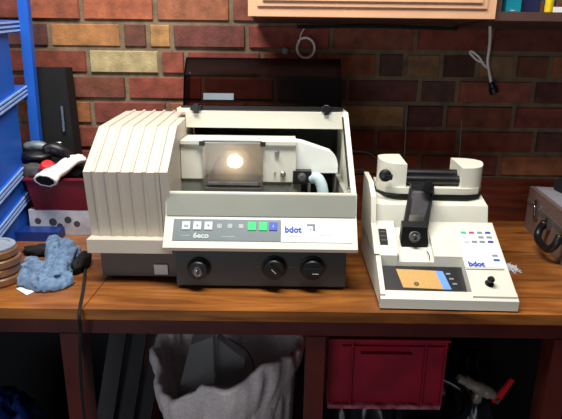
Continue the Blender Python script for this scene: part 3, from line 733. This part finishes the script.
bm = nb(); cyl(bm, W(285, 51, -.004), (0, -1, 0), [(.010, 0), (.010, .012), (.006, .016), (0, .016)], 16); o = obj('cable_clip', bm, 'grey_key', smooth='auto'); tag(o, 'small grey knob fixed to the bricks beside the coiled cable', 'clip')
# leads between the two machines
for i, pts in enumerate((((349, 152, -.12), (366, 153, -.10), (376, 160, -.10), (382, 175, -.13), (384, 186, -.25)), ((350, 174, -.14), (360, 170, -.12), (368, 174, -.14), (374, 186, -.20), (372, 205, -.24), (366, 226, -.15)))):
    P = [W(*p) for p in pts]; 
    for p in P: p.z = max(p.z, .905)
    bm = nb(); tube(bm, P, .0035, 8, 8); o = obj('power_lead', bm, 'rubber', smooth=True)
    tag(o, ['upper black cable arching between the two machines', 'lower black cable dropping behind the two machines'][i], 'cable')
# cable falling over the bench front
P = [B(84, 258, .9035), B(85, 272, .9035), B(83, 290, .9035), Vector((0, 0, 0)), W(80.5, 330, -.660), W(80, 350, -.660), W(81.5, 385, -.655), W(85, 425, -.652)]
P[3] = W(79.5, 313, -.658); P[3].z = .897
last = W(88, 470, -.66); P += [last, Vector((last.x+.01, -.66, .2)), Vector((last.x+.02, -.67, .004)), Vector((last.x+.15, -.8, .004))]
bm = nb(); tube(bm, P, .0034, 8, 8); o = obj('power_lead', bm, 'rubber', smooth=True); tag(o, 'black cable running over the bench front and down beside the left leg', 'cable')

# ================================================================== LEFT CLUTTER
# blue tray rack, its side seen edge on
R0 = Vector((-.712, -.105, 0)); R1 = Vector((-.704, -.44, 0)); rd = (R1-R0).normalized(); rn = Vector((rd.y, -rd.x, 0))
if rn.x > 0: rn = -rn
BR = thing('storage_rack', 'tall blue plastic rack with pale ribbed tray edges at the left', 'rack', (-.83, -.26, .9))
def rk(u, v, z): return R0+rd*u+rn*v+Vector((0, 0, z))
Ln = .335
def rslab(u0, u1, v0, v1, z0, z1, tilt=0):
    a = [rk(u0, v0, z0-u0*tilt), rk(u1, v0, z0-u1*tilt), rk(u1, v1, z0-u1*tilt), rk(u0, v1, z0-u0*tilt)]
    return slab(nb(), a, (0, 0, z1-z0))
lev = [W(22, y, R0.y).z for y in (26, 90, 158)]+[1.022]
for i, z in enumerate(lev):
    tl = (.10, .24, .28, .28)[i]
    t_ = obj('tray', rslab(0, Ln, -.003, .24, z-.016, z+.014, tl), 'blue_rack', BR, bevel=.003)
    for k in range(3):
        dz = .013-.0105*k; obj('edge_rib', rslab(0, Ln+.001, -.0060, -.0032, z+dz-.0045, z+dz, tl), 'blue_rib', t_)
    TL = (.10, .24, .28, .28)
    if i:
        tp_ = TL[i-1]; bot = lev[i]+.0145; top = lev[i-1]-.0165
        ua, ub = .055, Ln-.01
        obj('panel', slab(nb(), [rk(ua, .004, bot-ua*tl), rk(ub, .004, bot-ub*tl), rk(ub, .004, top-ub*tp_), rk(ua, .004, top-ua*tp_)], rn*.01), 'blue_rack', BR)
obj('panel', slab(nb(), [rk(.055, .004, .9005), rk(Ln-.01, .004, .9005), rk(Ln-.01, .004, lev[3]-.0165-(Ln-.01)*.28), rk(.055, .004, lev[3]-.0165-.055*.28)], rn*.01), 'blue_rack', BR)
obj('post', slab(nb(), [rk(.15, .004, lev[0]-.005), rk(.19, .004, lev[0]-.005), rk(.19, .03, lev[0]-.005), rk(.15, .03, lev[0]-.005)], (0, 0, .18)), 'blue_rack', BR)
for v in (0, 1):
    if v == 0: pb, pt = W(41, 190, -.098), W(20.5, -30, -.098); pb += (pb-pt)*((pb.z-.9005)/(pt.z-pb.z))
    else: pb, pt = Vector((-.95, -.098, .9005)), Vector((-.95, -.098, 1.58))
    slab_ = slab(nb(), [pb+Vector((-.012, -.01, 0)), pb+Vector((.014, -.01, 0)), pb+Vector((.014, .010, 0)), pb+Vector((-.012, .010, 0))], pt-pb); obj('post', slab_, 'blue_rack', BR, bevel=.003)

# black hard case standing behind
BC = thing('upright_case', 'thin black case standing on end against the bricks beside the blue rack', 'case', (-.66, -.06, .9))
q = [W(30, 67, -.075), W(64, 68.5, -.075)]; tb = q[0].z
bm = nb(); slab(bm, [(-.715, -.08, .9005), (-.598, -.08, .9005), (q[1].x, -.07, tb), (q[0].x-.02, -.07, tb)], (0, .055, 0)); bc = obj('shell', bm, 'black_matt', BC, bevel=.008, smooth=True)
bm = nb(); slab(bm, [W(x, y, -.083) for x, y in ((60.5, 106), (62.7, 106), (65, 131), (62.8, 131.5))], (0, .003, 0)); o = obj('edge_strip', bm, 'steel', BC); o['label'] = 'thin silver strip'

# white printed carton, blue lid, maroon basket
o = obj('carton', box(nb(), W(31, 225, -.20).x, -.455, -.205, -.122, .9005, .972), 'box_white', bevel=.001)
tag(o, 'low white printed carton under the maroon basket', 'box')
ct_ = o
for px, py, r in ((38, 221, .009), (53, 222, .011), (60, 226, .008), (68, 220, .010), (77, 224, .009), (48, 231, .006)):
    obj('printed_mark', cyl(nb(), W(px, py, -.2049), (0, -1, 0), [(r, 0), (r, .0004), (0, .0004)], 18), 'grey_stuff', ct_)
bm = nb(); box(bm, -.735, -.60, -.262, -.208, .9005, .926); o = obj('shallow_tray', bm, 'blue_dark', bevel=.004); tag(o, 'shallow dark blue plastic tray in front of the white carton', 'tray')
MB = thing('basket', 'maroon plastic basket heaped with odds and ends on the white carton', 'basket', (-.6, -.12, .973))
bx0, bx1, by0, by1, bz0, bz1 = -.690, -.452, -.218, -.122, .9735, 1.060
def wallq(bm, a, b_, t):   # sloped basket wall between bottom edge a and top edge b_
    pass
bm = nb()
inn = .012
vb = [(bx0+inn, by0+inn), (bx1-inn, by0+inn), (bx1-inn, by1-inn), (bx0+inn, by1-inn)]; vt = [(bx0, by0), (bx1, by0), (bx1, by1), (bx0, by1)]
th = .003
ob = [bm.verts.new((x, y, bz0)) for x, y in vb]; ot = [bm.verts.new((x, y, bz1)) for x, y in vt]
cxm, cym = (bx0+bx1)/2, (by0+by1)/2
def inw(p, z): return bm.verts.new((p[0]+th*(1 if p[0] < cxm else -1), p[1]+th*(1 if p[1] < cym else -1), z))
it = [inw(p, bz1) for p in vt]; ib = [inw(p, bz0+th) for p in vb]
bm.faces.new(ob); bm.faces.new(ib)
for i in range(4):
    j = (i+1) % 4
    bm.faces.new((ob[i], ob[j], ot[j], ot[i])); bm.faces.new((ot[i], ot[j], it[j], it[i])); bm.faces.new((it[i], it[j], ib[j], ib[i]))
obj('basket_body', bm, 'dark_red', MB)
bm = nb(); tube(bm, [(bx0, by0, bz1), (bx1, by0, bz1), (bx1, by1, bz1), (bx0, by1, bz1), (bx0, by0, bz1)], .0055, 8, 0); obj('rim', bm, 'dark_red', MB)
# contents
def lump(name, px, py, Y, r, mt, label, cat, seed, amp=.35, fr=9):
    bm = nb(); blob(bm, W(px, py, Y), r, amp, fr, seed); o = obj(name, bm, mt, smooth=True); tag(o, label, cat); return o
lump('cloth', 35, 171, -.165, (.036, .034, .028), 'grey_stuff', 'dark grey crumpled cloth at the left of the maroon basket', 'cloth', 2)
lump('cloth', 64, 172, -.160, (.055, .030, .028), 'black_matt', 'black crumpled cloth filling the middle of the maroon basket', 'cloth', 5)
lump('pouch', 36, 156, -.150, (.045, .03, .016), 'black', 'black rounded pouch on the grey cloth in the basket', 'pouch', 8, .2)
lump('pouch', 36, 146, -.135, (.036, .018, .014), 'panel_grey', 'grey-lilac pouch leaning at the foot of the blue post', 'pouch', 9, .2)
# black power tool like shape with handle
HT = thing('hand_tool', 'black hand tool with a bent grip lying across the basket', 'tool', W(60, 152, -.13))
bm = nb(); tube(bm, [W(44, 151, -.15), W(52, 149, -.14), W(62, 152, -.14), W(70, 158, -.16)], lambda t: .014+.006*math.sin(t*3.1), 12, 6); obj('tool_body', bm, 'black', HT, smooth=True)
bm = nb(); tube(bm, [W(64, 152, -.15), W(70, 160, -.185), W(74, 167, -.205)], lambda t: .010-.005*t, 10, 6); obj('grip', bm, 'black', HT, smooth=True)
bm = nb(); blob(bm, W(58, 143, -.12), (.014, .006, .005), .1, 5, 1, 2); o = obj('name_badge', bm, 'steel', HT, smooth=True)
# red cap
c = W(46, 163.5, -.195); bm = nb(); cyl(bm, c+Vector((0, .008, -.012)), Vector((.25, -.5, .8)), [(.017, -.016), (.0195, -.012), (.0205, .006), (.015, .014), (0, .016)], 10)
o = obj('cap', bm, 'red_bright', smooth='auto'); tag(o, 'bright red plastic cap on the heap in the maroon basket', 'cap')
# off-white rolled pouch with open dark mouth
RP = thing('rolled_pouch', 'off-white rolled pouch with open end draped over the basket rim', 'pouch', W(60, 170, -.21))
P = smooth_path([W(45, 181, -.252), W(51, 175, -.228), W(61, 169, -.205), W(72, 160.5, -.18), W(82, 158, -.16)], 6)
bm = nb(); n = 20; rings = []
for i, p in enumerate(P):
    t_ = (P[min(i+1, len(P)-1)]-P[max(i-1, 0)]).normalized(); up = Vector((0, 0, 1)); sd = t_.cross(up).normalized(); up = sd.cross(t_)
    f_ = i/(len(P)-1); a_ = .034*(1-.15*f_); h_ = .0185*(1-.45*f_)
    rings.append([bm.verts.new(p+sd*(a_*math.cos(2*math.pi*j/n))+up*(h_*math.sin(2*math.pi*j/n)+.0015*math.sin(j*2.3+i*.7))) for j in range(n)])
for a, b_ in zip(rings, rings[1:]):
    for j in range(n): bm.faces.new((a[j], b_[j], b_[(j+1) % n], a[(j+1) % n]))
bm.faces.new(rings[-1])
# turned-in mouth
c = sum((v.co for v in rings[0]), Vector())/n
inner = [bm.verts.new(c+(v.co-c)*.8) for v in rings[0]]; t0 = (P[1]-P[0]).normalized()
deep = [bm.verts.new(c+(v.co-c)*.6+t0*.03) for v in rings[0]]
for j in range(n):
    bm.faces.new((rings[0][j], rings[0][(j+1) % n], inner[(j+1) % n], inner[j])); bm.faces.new((inner[j], inner[(j+1) % n], deep[(j+1) % n], deep[j]))
bm.faces.new(deep)
for f_ in bm.faces:
    if all(v in deep or v in inner for v in f_.verts): f_.material_index = 1
obj('pouch_body', bm, ['white_cloth', 'black_matt'], RP, smooth=True)

# tape stack
tc_ = Vector((-.630, -.515, .9)); z = .9005
for i in range(4):
    lab = ['brown tape roll at the bottom of the stack', 'brown tape roll second from the bottom of the stack', 'brown tape roll third from the bottom of the stack', 'topmost tape roll of the stack, under clear film'][i]
    h = .0185; ox = [.002, -.003, .002, .0][i]
    tr = thing('tape_roll', lab, 'tape roll', (tc_.x+ox, tc_.y, z), 'tape rolls stacked on the bench')
    R_ = [.056, .055, .0535, .051][i]
    c = Vector((tc_.x+ox, tc_.y, z))
    bm = nb(); cyl(bm, c, (0, 0, 1), [(.031, .001), (R_-.002, .001), (R_, .003), (R_, h-.003), (R_-.002, h-.0005), (.031, h-.0005), (.031, .001)], 40); obj('tape', bm, 'tape', tr, smooth='auto')
    bm = nb(); cyl(bm, c, (0, 0, 1), [(.027, 0), (.031, 0), (.031, h), (.027, h), (.027, 0)], 32); obj('core', bm, 'tape_light', tr, smooth='auto')
    z += h+.0008
bm = nb(); cyl(bm, (tc_.x, tc_.y, z), (0, 0, 1), [(.048, 0), (.048, .004), (.046, .006), (.038, .006), (.037, .0035), (0, .0035)], 40); o = obj('disc_lid', bm, 'tape_film', smooth='auto'); tag(o, 'pale clear disc lid on top of the tape rolls', 'lid')

# blue towel heap: folded bands over a low spread layer, one continuous cloth
bm = nb()
def band(pts, r, fl, seed):
    n0 = len(bm.verts); tube(bm, pts, r, 18, 10, flat=1.0); bm.verts.ensure_lookup_table()
    for v in bm.verts[n0:]:
        p = v.co*1.0
        k = noise.noise(p*42+Vector((seed, 0, 0)))*.012+(.25-abs(noise.noise(Vector((p.x*95+p.y*60, p.y*35, seed)))))*.016
        v.co.z = .902+(v.co.z-.902)*fl*.8; v.co += Vector((k*.6, k*.8, k)); v.co.z = max(v.co.z, .9012)
def bp(x, y, z=.905): return B(x, y, z)
band([bp(24, 268), bp(25, 278), bp(38, 286), bp(56, 286), bp(70, 280)], lambda t: .017+.006*math.sin(t*3), .9, 1)
band([bp(28, 262), bp(36, 270), bp(44, 277), bp(56, 279), bp(66, 270)], lambda t: .015+.005*math.sin(t*3), 1.1, 4)
band([bp(52, 243, .915), bp(54, 254, .92), bp(52, 265, .918), bp(46, 276, .905)], lambda t: .019-.003*t, 1.1, 7)
band([bp(66, 244, .93), bp(66, 254, .93), bp(60, 266, .925), bp(54, 279, .91)], lambda t: .021-.004*t, 1.1, 9)
band([bp(74, 250, .91), bp(72, 262, .91), bp(66, 274, .905)], lambda t: .014, 1.0, 12)
o = obj('towel', bm, 'towel', smooth=True); tag(o, 'crumpled light blue towel on the bench by the machine', 'towel')
rm = o.modifiers.new('merge', 'REMESH'); rm.mode = 'VOXEL'; rm.voxel_size = .0028; rm.use_smooth_shade = True
# dark things behind towel
bm = nb(); blob(bm, B(42, 250, .91), (.045, .025, .014), .3, 8, 4); o = obj('cloth', bm, 'black_matt', smooth=True); tag(o, 'black rag behind the blue towel', 'cloth')
bm = nb(); blob(bm, B(82, 262, .915), (.015, .05, .020), .3, 8, 6); o = obj('cloth', bm, 'black_matt', smooth=True); tag(o, 'black rag between the blue towel and the ribbed cover', 'cloth')
q = [B(16, 289, .901), B(27, 295.5, .901), B(40, 289, .901), B(28, 284, .901)]
bm = nb(); slab(bm, q, (0, 0, .0008)); o = obj('paper_slip', bm, 'paper'); tag(o, 'white paper slip under the corner of the blue towel', 'paper')

# ================================================================== UNDER THE BENCH
# red crate
cy = -.585
a = W(329, 340, cy); b_ = W(450, 410, cy)
RC = thing('crate', 'red plastic stacking crate under the bench between the two legs', 'crate', ((a.x+b_.x)/2, cy+.12, b_.z))
x0, x1, z0, z1 = a.x, W(449.5, 345, cy).x, W(390, 408, cy).z, W(390, 339, cy).z
xb0, xb1 = x0-.0+.002, x1-.008
def crate_wall(pts, vec): bm = nb(); slab(bm, pts, vec); return bm
D_ = .27
obj('crate_front', crate_wall([(xb0, cy+.008, z0), (xb1, cy+.008, z0), (x1-.001, cy+.006, z1-.004), (x0+.001, cy+.006, z1-.004)], (0, .004, 0)), 'red_crate', RC)
obj('crate_back', crate_wall([(xb0, cy+D_, z0), (xb1, cy+D_, z0), (x1, cy+D_, z1), (x0, cy+D_, z1)], (0, .004, 0)), 'red_crate', RC)
for xx in (x0, x1-.006): obj('crate_side', box(nb(), xx+.001, xx+.005, cy+.012, cy+D_, z0, z1-.004), 'red_crate', RC)
obj('crate_floor', box(nb(), x0+.006, xb1, cy+.012, cy+D_, z0, z0+.004), 'red_crate', RC)
obj('rim', box(nb(), x0-.001, x1+.001, cy-.004, cy+.0075, z1-.006, z1), 'red_crate', RC, bevel=.0015)
obj('rim', box(nb(), x0+.03, x1-.001, cy-.001, cy+.0065, z1-.021, z1-.018), 'red_crate', RC)
obj('rim', box(nb(), x0-.001, x1+.001, cy+D_, cy+D_+.012, z1-.006, z1), 'red_crate', RC, bevel=.0015)
o = obj('base_ledge', box(nb(), xb0, xb1+.002, cy-.004, cy+.0075, z0, z0+.009), 'red_scuff', RC, bevel=.0015)
xa_ = W(350, 380, cy).x; xb_ = W(422, 380, cy).x
for xx in (x0+.0005, xa_, xb_, xb1):
    obj('rib', box(nb(), xx, xx+.0035, cy-.003, cy+.0075, z0+.009, z1-.006), 'red_crate', RC)
p0, p1 = W(361, 353.5, cy), W(411, 356, cy)
o = obj('handle_slot', crate_wall([(p0.x, cy-.006, p0.z-.005), (p1.x, cy-.006, p0.z-.005), (p1.x-.003, cy-.006, p0.z+.002), (p0.x, cy-.006, p0.z+.002)], (0, .0125, 0)), 'red_crate', RC, bevel=.002)

# black refuse bags carrying the crate
def bag(c, r, label, seed, ztop=None):
    bm = nb(); blob(bm, c, r, .10, 14, seed, 5, ridged=True)
    for v in bm.verts:
        v.co.z = max(v.co.z, .001)
        if ztop: v.co.z = min(v.co.z, ztop)
    o = obj('refuse_bag', bm, 'bag_black', smooth=True); tag(o, label, 'bag', 'black bags under the bench')
bag(Vector(((x0+x1)/2, -.36, .34)), (.118, .20, .40), 'black plastic bag under the red crate', 3, z0-.001)
bag(Vector((x1+.135, -.32, .31)), (.085, .18, .31), 'black plastic bag right of the red crate', 6, .64)

# valve with red lever
VY = -.45
VL = thing('gas_valve', 'grey brass pipe valve with a red lever lying right of the red crate', 'valve', W(482, 398, VY))
pa, pb = W(458, 378, VY), W(500, 398, VY-.01); ax = (pb-pa)
bm = nb(); cyl(bm, pa, ax, [(.010, 0), (.013, .004), (.013, .018), (.0165, .02), (.0165, .034), (.013, .036), (.015, .05), (.018, .06), (.015, .072), (.016, .074), (.016, .088), (.012, .09), (.012, .10), (.008, .104)], 18); obj('valve_body', bm, 'brass', VL, smooth='auto')
bm = nb(); cyl(bm, W(478, 392, VY), Vector((-.4, -.3, -1)), [(.014, 0), (.015, .02), (.010, .028)], 14); obj('side_port', bm, 'brass', VL, smooth='auto')
l0, l1 = W(495, 403, VY-.012), W(513, 380, VY-.02)
bm = nb(); d_ = (l1-l0).normalized(); s_ = d_.cross(Vector((0, 1, 0))).normalized()
slab(bm, [l0-s_*.009, l0+s_*.009, l1+s_*.005, l1-s_*.005], (0, .006, 0)); o = obj('lever', bm, 'red_bright', VL, bevel=.002); o['label'] = 'flat red lever'
bm = nb(); cyl(bm, W(497, 400, VY-.013), (0, -1, 0), [(.006, 0), (.006, .006), (0, .007)], 6); obj('nut', bm, 'steel', VL)
bm = nb(); tube(bm, [W(440, 378, -.44), W(450, 382, -.45), W(463, 391, -.47), W(468, 404, -.50), W(460, 417, -.52), W(435, 424, -.53), W(400, 426, -.53)], .011, 14, 8)
o = obj('hose', bm, 'bag_black', smooth=True); tag(o, 'thick black hose curving below the red crate', 'hose')

# woven sack
SK = thing('sack', 'off-white woven plastic sack gaping open under the bench', 'sack', (-.125, -.42, 0))
scx, scy = -.133, -.408
def rim_z(th):   # th: 0=right, 90=back, 180=left, 270=front
    t = math.degrees(th) % 360
    K = [(0, .69), (40, .72), (90, .73), (135, .71), (160, .69), (180, .672), (200, .652), (215, .640), (235, .632), (250, .655), (258, .68), (275, .678), (288, .69), (305, .715), (325, .705), (345, .69), (360, .69)]
    for (a, za), (b2, zb2) in zip(K, K[1:]):
        if a <= t <= b2:
            f_ = (t-a)/(b2-a); f_ = f_*f_*(3-2*f_); return za+(zb2-za)*f_
    return .69
bm = nb(); n = 120; rows = []
hs = [0, .03, .10, .2, .3, .4, .5, .6, .7, .78, .85, .9, .94, .97, .99, 1.0]
for k, h in enumerate(hs):
    row = []
    for i in range(n):
        th = 2*math.pi*i/n; rz = rim_z(th)
        wv = noise.noise(Vector((math.cos(th)*2.2, math.sin(th)*2.2, h*2.5)))*.020+noise.noise(Vector((math.cos(th)*7, math.sin(th)*7, h*6)))*.010*h
        wv += .006*(1-2*abs(noise.noise(Vector((math.cos(th)*5+h*9, math.sin(th)*5, h*16)))))+.006*abs(noise.noise(Vector((math.cos(th)*14+h*6, math.sin(th)*14, h*13))))
        fl_ = min(1, max(0, (h-.72)/.26)); R = .142+.036*fl_*fl_*(3-2*fl_)+wv
        if h < .05: R *= .9+h*2
        row.append(bm.verts.new((scx+R*math.cos(th), scy+R*1.02*math.sin(th), rz*h)))
    rows.append(row)
# rolled rim turned outwards then in
lastr = rows[-1]
for (dr, dz) in ((-.006, .005), (-.014, .004), (-.018, -.006), (-.02, -.05), (-.024, -.14), (-.03, -.3)):
    row = []
    for i in range(n):
        th = 2*math.pi*i/n; v = lastr[i].co
        row.append(bm.verts.new((v.x+dr*math.cos(th), v.y+dr*math.sin(th), v.z+dz)))
    rows.append(row)
for a, b_ in zip(rows, rows[1:]):
    for i in range(n): bm.faces.new((a[i], a[(i+1) % n], b_[(i+1) % n], b_[i]))
bm.faces.new(rows[0][::-1]); bm.faces.new(rows[-1])
obj('sack_body', bm, 'sack', SK, smooth=True)
# clear plastic packaging poking out
def sheetbox(pts, vec, label):
    bm = nb(); slab(bm, pts, vec); o = obj('plastic_pack', bm, 'poly'); tag(o, label, 'packaging')
sheetbox([W(x, y, -.50) for x, y in ((177, 397), (214, 384), (213, 337), (190, 345))], (0, .05, 0), 'clear plastic packaging sticking up in the left of the sack')
sheetbox([W(x, y, -.47) for x, y in ((216, 392), (240, 396), (245, 360), (217, 338))], (0, .03, 0), 'dull clear plastic packaging in the middle of the sack')
bm = nb(); tube(bm, [W(228, 338, -.40), W(246, 350, -.41), W(254, 368, -.42), W(250, 392, -.43)], .0018, 6, 8); o = obj('wire', bm, 'left_base', smooth=True); tag(o, 'thin curved grey wire inside the sack', 'wire')

# black boards leaning left of sack
for i, (xa, xb, yy) in enumerate(((-.560, -.515, -.50), (-.510, -.468, -.47), (-.463, -.425, -.44))):
    bm = nb(); slab(bm, [(xa, yy, .0), (xb, yy, .0), (xb+.13, yy+.16, .78-.01*i), (xa+.13, yy+.16, .78-.01*i)], (0, .018, .004))
    for v in bm.verts: v.co.z = max(v.co.z, 0)
    o = obj('board', bm, 'board_grey', bevel=.002); tag(o, ['charcoal board nearest the left bench leg', 'middle one of three leaning charcoal boards', 'charcoal board nearest the white sack'][i], 'board', 'charcoal boards leaning under the bench')
# left dark corner: blue mesh bag
bm = nb(); blob(bm, (-.74, -.40, .24), (.12, .12, .25), .18, 16, 11, 5, ridged=True)
for v in bm.verts: v.co.z = max(v.co.z, .001)
o = obj('bag', bm, 'blue_dark', smooth=True); tag(o, 'dark blue crumpled bag under the left end of the bench', 'bag')
